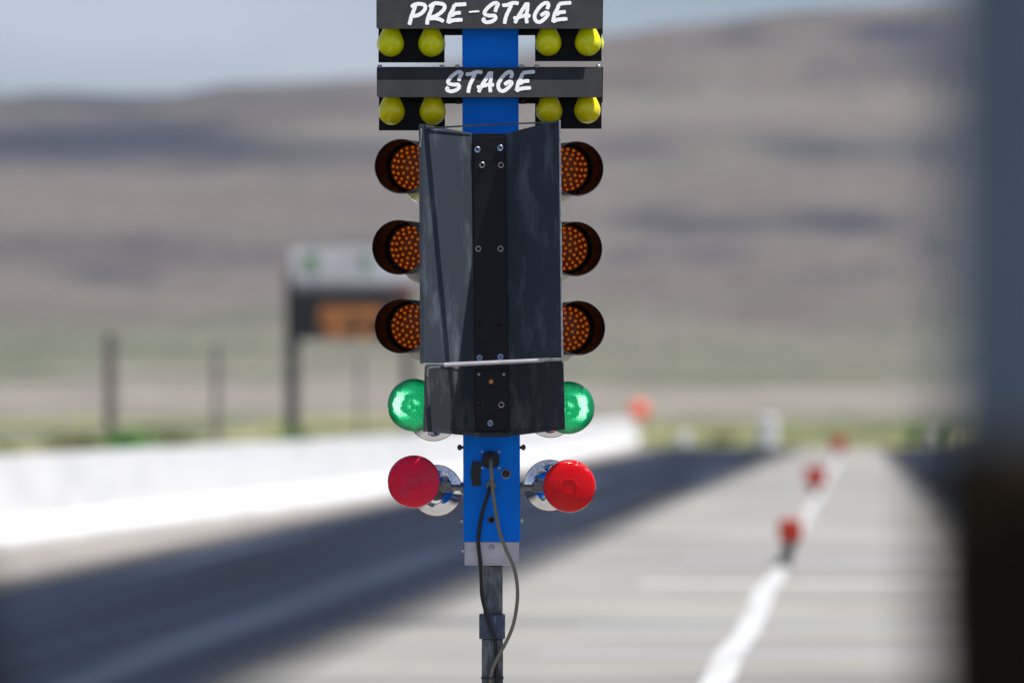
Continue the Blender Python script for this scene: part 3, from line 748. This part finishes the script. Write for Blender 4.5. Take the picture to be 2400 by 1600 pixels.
def terr_col(x, d, z):
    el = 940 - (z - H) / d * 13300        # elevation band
    n = noise.fractal(Vector((x / 70, d / 45, 9)), 1, 2, 4); n1 = noise.fractal(Vector((x / 240, d / 90, 3)), 1, 2, 3)
    n3 = noise.fractal(Vector((x / 12, d / 12, 3)), 1, 2, 3)
    tan = (.128, .112, .104); pale = (.235, .216, .19); sage = (.115, .128, .09); green = (.20, .235, .12); dark_band = (.05, .047, .06); straw = (.48, .40, .22)
    if d < 330:
        c = mixc(sage, green, smooth01(n3 + n * .6, -.15, .35))
        c = mixc(c, straw, smooth01(n3 + .4*n1, .1, .45) * .75)
        c = mixc(c, pale, smooth01(d + n * 60 + n3 * 15, 262, 300))
    else:
        c = mixc(pale, sage, smooth01(d + n * 160, 420, 560))
        c = mixc(c, tan, smooth01(d + n * 300, 820, 1150))
        c = mixc(c, pale, .4 * smooth01(n1, .0, .4))
        # darker noise bands along the slopes
        band = noise.fractal(Vector((x / 210, z / 11.0, 2.2)), 1, 2, 4)
        c = mixc(c, dark_band, smooth01(band + .35 * n, .08, .55) * smooth01(d, 900, 1250) * .5)
        c = mixc(c, mixc(sage, tan, .4), smooth01(n1, .1, .5) * .5)
    u = 1200 + x / d * 13300
    for pu, pe, su, se, k in PATCH:  # hand-placed dark blue patches, by direction and elevation
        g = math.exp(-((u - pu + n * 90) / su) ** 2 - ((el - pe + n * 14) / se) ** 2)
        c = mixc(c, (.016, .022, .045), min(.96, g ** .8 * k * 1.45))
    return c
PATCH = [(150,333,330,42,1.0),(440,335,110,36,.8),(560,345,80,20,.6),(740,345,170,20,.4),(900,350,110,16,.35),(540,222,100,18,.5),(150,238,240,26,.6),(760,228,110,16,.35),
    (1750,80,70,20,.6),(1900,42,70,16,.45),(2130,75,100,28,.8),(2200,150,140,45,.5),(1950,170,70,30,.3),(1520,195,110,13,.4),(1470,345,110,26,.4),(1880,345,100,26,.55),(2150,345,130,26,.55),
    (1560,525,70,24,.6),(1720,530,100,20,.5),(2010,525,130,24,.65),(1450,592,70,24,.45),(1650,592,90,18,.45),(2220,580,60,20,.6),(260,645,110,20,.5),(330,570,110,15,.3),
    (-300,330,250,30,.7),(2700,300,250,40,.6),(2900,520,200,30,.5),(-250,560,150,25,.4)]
bm = bmesh.new(); cl = bm.loops.layers.float_color.new("Col")
dl = []
d = 120.0
while d < 3000:
    dl.append(d); d *= 1.011 if d > 300 else 1.018
NU = 150
us = [-6 + 12 * i / NU for i in range(NU + 1)]
grid = []; cols = {}
for d in dl:
    row = []
    for i in range(NU + 1):
        k = us[i]; k = math.copysign(abs(k) ** 1.6 / 6 ** .6, k)       # denser in the middle
        x = k / 6 * (60 + d * .42)
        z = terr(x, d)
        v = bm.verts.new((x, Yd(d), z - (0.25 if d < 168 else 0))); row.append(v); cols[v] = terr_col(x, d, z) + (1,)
    grid.append(row)
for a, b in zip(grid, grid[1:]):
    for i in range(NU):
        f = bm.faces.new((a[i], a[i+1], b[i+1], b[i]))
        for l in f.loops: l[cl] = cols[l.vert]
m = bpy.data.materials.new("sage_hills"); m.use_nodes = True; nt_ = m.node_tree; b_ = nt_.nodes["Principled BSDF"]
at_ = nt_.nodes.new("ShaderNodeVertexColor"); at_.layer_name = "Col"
tc = nt_.nodes.new("ShaderNodeTexCoord"); nz = nt_.nodes.new("ShaderNodeTexNoise"); nz.inputs["Scale"].default_value = .25; nz.inputs["Detail"].default_value = 8
nt_.links.new(tc.outputs["Object"], nz.inputs[0])
mr = nt_.nodes.new("ShaderNodeMapRange"); mr.inputs[1].default_value = .3; mr.inputs[2].default_value = .7; mr.inputs[3].default_value = .65; mr.inputs[4].default_value = 1.25
nt_.links.new(nz.outputs[0], mr.inputs[0])
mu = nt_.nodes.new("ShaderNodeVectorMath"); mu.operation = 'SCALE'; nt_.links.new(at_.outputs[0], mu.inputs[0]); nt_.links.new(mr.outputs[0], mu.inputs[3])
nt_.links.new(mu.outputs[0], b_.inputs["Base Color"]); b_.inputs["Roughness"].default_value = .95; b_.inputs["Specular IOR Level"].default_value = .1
M['hills'] = m
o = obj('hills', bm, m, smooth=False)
for p in o.data.polygons: p.use_smooth = True
tag(o, kind='structure')
# dirt shoulder and open ground round the track
M['dirt'] = mat("dirt_ground", (0.24, 0.215, 0.18), 0.95, col2=(0.15, 0.18, 0.085), vscale=.5, thr=(.42, .62), spec=.1)
bm = bmesh.new(); v = [bm.verts.new(c) for c in ((-2500, -1500, -.035), (2500, -1500, -.035), (2500, 2990, -.035), (-2500, 2990, -.035))]; bm.faces.new(v)
tag(obj('ground', bm, M['dirt']), kind='structure')

# ------------------------------------------------------------------ BARRIER WALL
M['barrier'] = mat("white_painted_concrete", (0.78, 0.79, 0.80), 0.75, col2=(0.55, 0.56, 0.57), vscale=.7, thr=(.50, .85), stretch=(1, .6, 2), bump=.2, bscale=20)
path = [(-9.2, 22), (-7.2, 36), (-5.18, 57.4), (-3.55, 73), (-2.10, 90), (0.7, 134), (4.1, 192)]
prof = [(-.30, 0), (.30, 0), (.30, .07), (.17, .28), (.10, .80), (.09, .90), (-.09, .90), (-.10, .80), (-.17, .28), (-.30, .07)]
bm = bmesh.new(); rings = []
pv = spline([Vector((x, Yd(d), 0)) for x, d in path], 6)
for i, p in enumerate(pv):
    t = (pv[min(i+1, len(pv)-1)] - pv[max(i-1, 0)]).normalized(); s = Vector((t.y, -t.x, 0))
    rings.append([bm.verts.new(p + s * a + Vector((0, 0, z - .002))) for a, z in prof])
for a, b in zip(rings, rings[1:]):
    for k in range(len(prof)): bm.faces.new((a[k], a[(k+1) % len(prof)], b[(k+1) % len(prof)], b[k]))
bm.faces.new(rings[0][::-1]); bm.faces.new(rings[-1])
wall = obj('barrier_wall', bm, M['barrier']); tag(wall, 'long low white concrete barrier wall running along the left of the track', 'barrier')

# round orange marker at the far end of the wall
M['orange'] = mat("orange_marker_paint", (0.95, 0.13, 0.05), 0.5)
mk = thing('track_marker', 'round orange marker above the far end of the white barrier', 'marker', (at(1498, 960, 188).x, Yd(188), 0))
c = at(1498, 963, 188)
bm = bmesh.new(); lathe(bm, [(-.33 * math.cos(math.pi * i / 16), max(.33 * math.sin(math.pi * i / 16), .001)) for i in range(17)], c, (0, 0, 1), 32); place(obj('marker_ball', bm, M['orange'], smooth=True), mk)
bm = bmesh.new(); cyl(bm, (c.x, c.y, -.01), (c.x, c.y, c.z - .3), .03, 10); place(obj('stake', bm, M['white']), mk)

# white blocks near the end of the track
M['block'] = mat("white_block_paint", (0.72, 0.73, 0.76), 0.7, var=.08, vscale=3)
def block(px, py, d, wd, ht, label, m, cat='barrel'):
    c = at(px, py, d); x = c.x; y = Yd(d)
    t = thing('plastic_barrel', label, cat, (x, y, 0), 'barrels at the far end of the track')
    bm = bmesh.new(); lathe(bm, [(0, wd*.46), (.03, wd*.5), (ht*.30, wd*.49), (ht*.33, wd*.46), (ht*.36, wd*.49), (ht*.63, wd*.47), (ht*.66, wd*.44), (ht*.69, wd*.47), (ht*.95, wd*.45), (ht, wd*.40)], (x, y, -.01), (0, 0, 1), 28, True, True)
    place(obj('drum', bm, m, smooth=True), t)
    bm = bmesh.new(); lathe(bm, [(ht - .012, wd*.30), (ht + .03, wd*.30), (ht + .035, wd*.27)], (x, y, 0), (0, 0, 1), 20, True, True)
    place(obj('lid', bm, m, smooth=True), t)
block(1800, 1040, 181, .60, .95, 'tall white barrel standing left of the red centre line markers', M['block'])
block(1600, 1040, 184, .50, .45, 'short white barrel between the barrier end and the tall white barrel', M['block'])
M['lav'] = mat("grey_lavender_block", (0.42, 0.42, 0.50), 0.7)
block(2190, 1040, 186, .45, .42, 'low lavender grey barrel by the green weeds on the far right', M['lav'])

# centre line marker blocks
M['redfoam'] = mat("red_foam", (0.50, 0.035, 0.012), 0.7, bump=.2, bscale=60)
first = True
for px, pyb, pyc, lbl in ((1832, 1328, 1243, 'nearest red foam block marker on the white centre line'),
                          (1908, 1158, 1116, 'middle red foam block marker on the centre line'),
                          (1962, 1068, 1040, 'farthest red foam block marker at the end of the centre line')):
    g = G(px, pyb); s = H / (pyb - HY)
    zc = (pyb - pyc) * s; dx = (20 if pyb > 1300 else 4) * s
    t = thing('track_block', lbl, 'track marker', g, 'red foam block markers along the centre line')
    bm = bmesh.new(); h = .10 if pyb > 1300 else .155 if pyb > 1100 else .20
    box(bm, (g.x + dx - h, g.y - .09, zc - h), (g.x + dx + h, g.y + .09, zc + h)); place(obj('foam_block', bm, M['redfoam'], bevel=.012), t)
    bm = bmesh.new()
    plate(bm, [Vector((g.x - .06, g.y - .05, .0)), Vector((g.x + .05, g.y - .05, .0)), Vector((g.x + dx + .055, g.y - .05, zc - h + .0)), Vector((g.x + dx - .055, g.y - .05, zc - h))], -.10)
    box(bm, (g.x - .11, g.y - .12, .008), (g.x + .10, g.y + .12, .03))
    place(obj('rubber_stand', bm, M['greyrub'], bevel=.006), t)

# ------------------------------------------------------------------ FENCE
M['wood'] = mat("weathered_wood", (0.15, 0.13, 0.12), 0.85, var=.3, vscale=8, stretch=(4, 4, .5))
M['wire'] = mat("fence_wire", (0.25, 0.25, 0.25), 0.4, metal=.8)
fn = thing('wire_fence', 'wire fence on dark wooden posts behind the white barrier', 'fence', (-7.0, Yd(95), 0))
posts = []
for k, d in enumerate((50, 65, 80, 95, 110, 125, 140, 155, 170)):
    x = -6.72 + .066 * (d - 95); r = (.08, .08, .08, .10, .062, .05, .05, .05, .05)[k]
    posts.append((x, d))
    bm = bmesh.new(); cyl(bm, (x, Yd(d), -.06), (x + .01, Yd(d), 2.58), r, 12, r * .9); place(obj('fence_post', bm, M['wood'], smooth=True), fn)
bm = bmesh.new()
for z in (.4, .9, 1.4, 1.9, 2.4):
    for (x0, d0), (x1, d1) in zip(posts, posts[1:]): cyl(bm, (x0, Yd(d0), z), (x1, Yd(d1), z), .004, 5)
place(obj('fence_wire', bm, M['wire']), fn)

# ------------------------------------------------------------------ SCOREBOARD
M['bwhite'] = mat("white_board", (0.80, 0.80, 0.84), 0.6, col2=(0.30, 0.28, 0.32), vscale=1.0, stretch=(.7, 1, 2.5), thr=(.45, .8))
M['trim'] = mat('grey_trim_paint', (.22, .21, .24), .7, var=.4, vscale=2)
M['bblack'] = mat("board_black", (0.006, 0.009, 0.014), 0.6)
M['bpost'] = mat("board_post", (0.035, 0.035, 0.042), 0.7, var=.2)
M['bulbs'] = mat("bronze_bulb_grid", (0.03, 0.02, 0.015), 0.5, col2=(0.78, 0.28, 0.06), vscale=1.9, thr=(.40, .62), detail=9)
M['gleaf'] = mat("green_emblem", (0.04, 0.30, 0.03), 0.6)
M['brown'] = mat("brown_tab", (0.22, 0.09, 0.07), 0.7)
sb = thing('scoreboard', 'tall scoreboard with white top panel and dark display on two posts beyond the fence', 'scoreboard', (at(820, 1000, 150).x, Yd(150), 0))
def q3(px, py): v = at(px, py, 150); return v.x, v.z
for px in (686, 954):
    bm = bmesh.new(); x, z = q3(px, 630 if px < 700 else 680); r = .18 if px < 700 else .10
    box(bm, (x - r, Yd(150) - .1, -.05), (x + r, Yd(150) + .1, z)); place(obj('support_post', bm, M['bpost'], bevel=.01), sb)
bm = bmesh.new(); x0, z0 = q3(684, 662); x1, z1 = q3(968, 584); y = Yd(150)
box(bm, (x0, y - .22, z0), (x1, y - .12, z1)); tp = obj('top_panel', bm, M['bwhite'], bevel=.02); place(tp, sb)
bm = bmesh.new(); x0, z0 = q3(688, 680.5); x1, z1 = q3(964, 662.5); box(bm, (x0, y - .21, z0), (x1, y - .13, z1)); place(obj('grey_trim', bm, M['trim']), sb)
for px in (728, 860):
    bm = bmesh.new(); x, z = q3(px, 618)
    s_ = 1.0 if px < 800 else .8
    pts = [(0, -.16), (.03, -.05), (.14, -.04), (.06, .03), (.11, .12), (.03, .10), (0, .26), (-.03, .10), (-.11, .12), (-.06, .03), (-.14, -.04), (-.03, -.05)]
    plate(bm, [Vector((x + a * s_ * 1.9, y - .232, z + b * s_ * 1.7)) for a, b in pts], -.010)
    c_ = obj('green_emblem', bm, M['gleaf']); c_.parent = tp
bm = bmesh.new(); x0, z0 = q3(690, 797); x1, z1 = q3(960, 681)
box(bm, (x0, y - .26, z0), (x1, y - .10, z1)); dp = obj('display_cabinet', bm, M['bblack'], bevel=.02); place(dp, sb)
bm = bmesh.new(); a0 = q3(744, 794); a1 = q3(954, 794); a2 = q3(954, 722); a3 = q3(754, 718)
plate(bm, [Vector((p[0], y - .272, p[1])) for p in (a0, a1, a2, a3)], -.010); c_ = obj('lamp_grid', bm, M['bulbs']); c_.parent = dp
bm = bmesh.new(); x0, z0 = q3(925, 697); x1, z1 = q3(972, 672); box(bm, (x0, y - .30, z0), (x1, y - .23, z1)); c_ = obj('brown_tab', bm, M['brown']); c_.parent = dp

# ------------------------------------------------------------------ SHRUBS AND GRASS
M['leafg'] = mat("shrub_leaves", (0.13, 0.36, 0.05), 0.7, var=.35, vscale=4)
M['leafo'] = mat("dry_weed_leaves", (0.30, 0.31, 0.13), 0.8, var=.35, vscale=4)
M['stem'] = mat("stem_brown", (0.10, 0.07, 0.04), 0.85)
def shrub(x, d, wd, ht, m, label, n=500, seed=0, name='shrub'):
    rn = random.Random(seed); t = thing(name, label, 'shrub', (x, Yd(d), 0), 'shrubs growing behind the barrier and past the track')
    bm = bmesh.new()
    lobes = [(rn.uniform(-.35, .35) * wd, rn.uniform(-.3, .3) * wd, rn.uniform(.35, .7) * ht, rn.uniform(.2, .36)) for _ in range(9)]
    for _ in range(n):
        lx, ly, lz, lr = rn.choice(lobes); v = Vector((rn.gauss(0, 1), rn.gauss(0, 1), rn.gauss(0, 1))).normalized() * rn.uniform(.5, 1) * lr
        p = Vector((x + lx + v.x * wd, Yd(d) + ly + v.y * wd, max(.02, lz + v.z * ht)))
        a = Vector((rn.gauss(0, 1), rn.gauss(0, 1), rn.gauss(0, 1))).normalized() * .07; b = a.cross(Vector((rn.random(), rn.random(), rn.random()))).normalized() * .03
        bm.faces.new([bm.verts.new(p - a), bm.verts.new(p + b), bm.verts.new(p + a), bm.verts.new(p - b)])
    place(obj('foliage', bm, m), t)
    bm = bmesh.new()
    for _ in range(7): cyl(bm, (x, Yd(d), -.05), (x + rn.uniform(-.3, .3) * wd, Yd(d) + rn.uniform(-.3, .3) * wd, ht * .7), .012, 5, .005)
    place(obj('stem', bm, M['stem']), t)
for i, (px, d, wd, ht, mm, lbl) in enumerate((
        (295, 84, 1.0, 1.12, 'leafg', 'bright green shrub behind the barrier at the foot of the nearest fence post'),
        (60, 74, .8, 1.0, 'leafo', 'dry olive weed clump behind the barrier at the left edge'),
        (180, 92, 1.2, 1.15, 'leafo', 'olive shrub left of the nearest fence post'),
        (420, 108, 1.1, .95, 'leafo', 'olive shrub between the two nearest fence posts'),
        (695, 140, .8, .85, 'leafg', 'small green shrub at the foot of the left scoreboard post'),
        (1700, 190, .8, .38, 'leafo', 'low green weeds between the two white barrels'),
        (2150, 187, .7, .5, 'leafg', 'green weeds left of the low lavender barrel'),
        (2225, 189, .5, .5, 'leafg', 'green weeds right of the low lavender barrel'))):
    shrub(at(px, 1000, d).x, d, wd, ht, M[mm], lbl, 900, i)
# straw coloured grass belt beyond the end of the concrete
M['straw'] = mat("dry_grass", (0.60, 0.52, 0.26), 0.9, col2=(0.34, 0.42, 0.16), vscale=.22, thr=(.42, .58))
bm = bmesh.new(); rn = random.Random(5)
for _ in range(3000):
    d = rn.uniform(178, 235); x = rn.uniform(-8, 22) * d / 180; g = Vector((x, Yd(d), terr(x, d) - .02)); h = rn.uniform(.15, .42)
    a = rn.uniform(0, 3.14); w_ = .05; t = Vector((math.cos(a) * w_, math.sin(a) * w_, 0)); l_ = Vector((rn.uniform(-.1, .1), rn.uniform(-.1, .1), h))
    bm.faces.new([bm.verts.new(g - t), bm.verts.new(g + t), bm.verts.new(g + l_)])
tag(obj('grass', bm, M['straw']), 'dry yellow green grass at the far end of the track', 'grass', kind='stuff')
M['wgrass'] = mat("verge_grass", (0.27, 0.25, 0.15), 0.9, col2=(0.16, 0.25, 0.07), vscale=.35, thr=(.42, .58))
bm = bmesh.new(); rn = random.Random(6)
for _ in range(8000):
    d = rn.uniform(60, 178); x = -5.6 + .066 * (d - 57) - rn.uniform(0.5, 9); g = Vector((x, Yd(d), -.04)); h = rn.uniform(.15, .45)
    a = rn.uniform(0, 3.14); w_ = .05; t = Vector((math.cos(a) * w_, math.sin(a) * w_, 0)); l_ = Vector((rn.uniform(-.1, .1), rn.uniform(-.1, .1), h))
    bm.faces.new([bm.verts.new(g - t), bm.verts.new(g + t), bm.verts.new(g + l_)])
tag(obj('verge_grass', bm, M['wgrass']), 'green and brown grass behind the white barrier', 'grass', kind='stuff')

# ------------------------------------------------------------------ OUT-OF-FOCUS FOREGROUND
M['fpost'] = mat("blue_grey_paint", (0.17, 0.225, 0.265), 0.6, var=.1, vscale=8)
M['fpad'] = mat("black_pad", (0.006, 0.005, 0.004), 0.8, col2=(0.060, 0.040, 0.018), vscale=13, spec=0.08)
fd = 2.6
def fg(px, py, d=fd): return at(px, py, d)
c = fg(2505, 940)
gp = thing('guard_post', 'out of focus blue grey round post with black padded lower half at the right edge', 'post', (c.x, Yd(fd), 0))
bm = bmesh.new(); cyl(bm, (c.x, Yd(fd), 0), (c.x, Yd(fd), 2.3), .0575, 40); place(obj('pole', bm, M['fpost'], smooth=True), gp)
bm = bmesh.new(); zt = fg(0, 1020).z
lathe(bm, [(0, .075), (.2, .078), (.6, .072), (zt - .45, .066), (zt - .16, .054 + .0095), (zt - .12, .0655), (zt - .07, .068), (zt - .03, .066), (zt - .005, .064), (zt, .0585)], (c.x, Yd(fd), .001), (0, 0, 1), 40, True, False)
place(obj('padding', bm, M['fpad'], smooth=True), gp)
c = fg(-235, 1500)
bl = thing('bollard', 'out of focus black tapered bollard at the lower left corner', 'bollard', (c.x, Yd(fd), 0))
bm = bmesh.new(); zt = fg(0, 1180).z
lathe(bm, [(0, .10), (.03, .10), (.04, .075), (zt - .2, .062), (zt - .10, .050), (zt - .04, .038), (zt - .01, .026), (zt, .010)], (c.x, Yd(fd), .001), (0, 0, 1), 36, True, True)
M['bollard'] = mat('black_bollard_rubber', (.004, .005, .007), .8, spec=.08)
place(obj('body', bm, M['bollard'], smooth=True), bl)

# ------------------------------------------------------------------ HAZE
bm = bmesh.new(); box(bm, (-2600, -1600, -1.1), (2600, 3100, 190))
hm = bpy.data.materials.new("haze_air"); hm.use_nodes = True; n_ = hm.node_tree; n_.nodes.clear()
pvn = n_.nodes.new("ShaderNodeVolumePrincipled"); out = n_.nodes.new("ShaderNodeOutputMaterial")
pvn.inputs["Color"].default_value = (.80, .86, .95, 1); pvn.inputs["Density"].default_value = .00007; pvn.inputs["Anisotropy"].default_value = .2
n_.links.new(pvn.outputs[0], out.inputs["Volume"])
tag(obj('haze', bm, hm), kind='stuff')
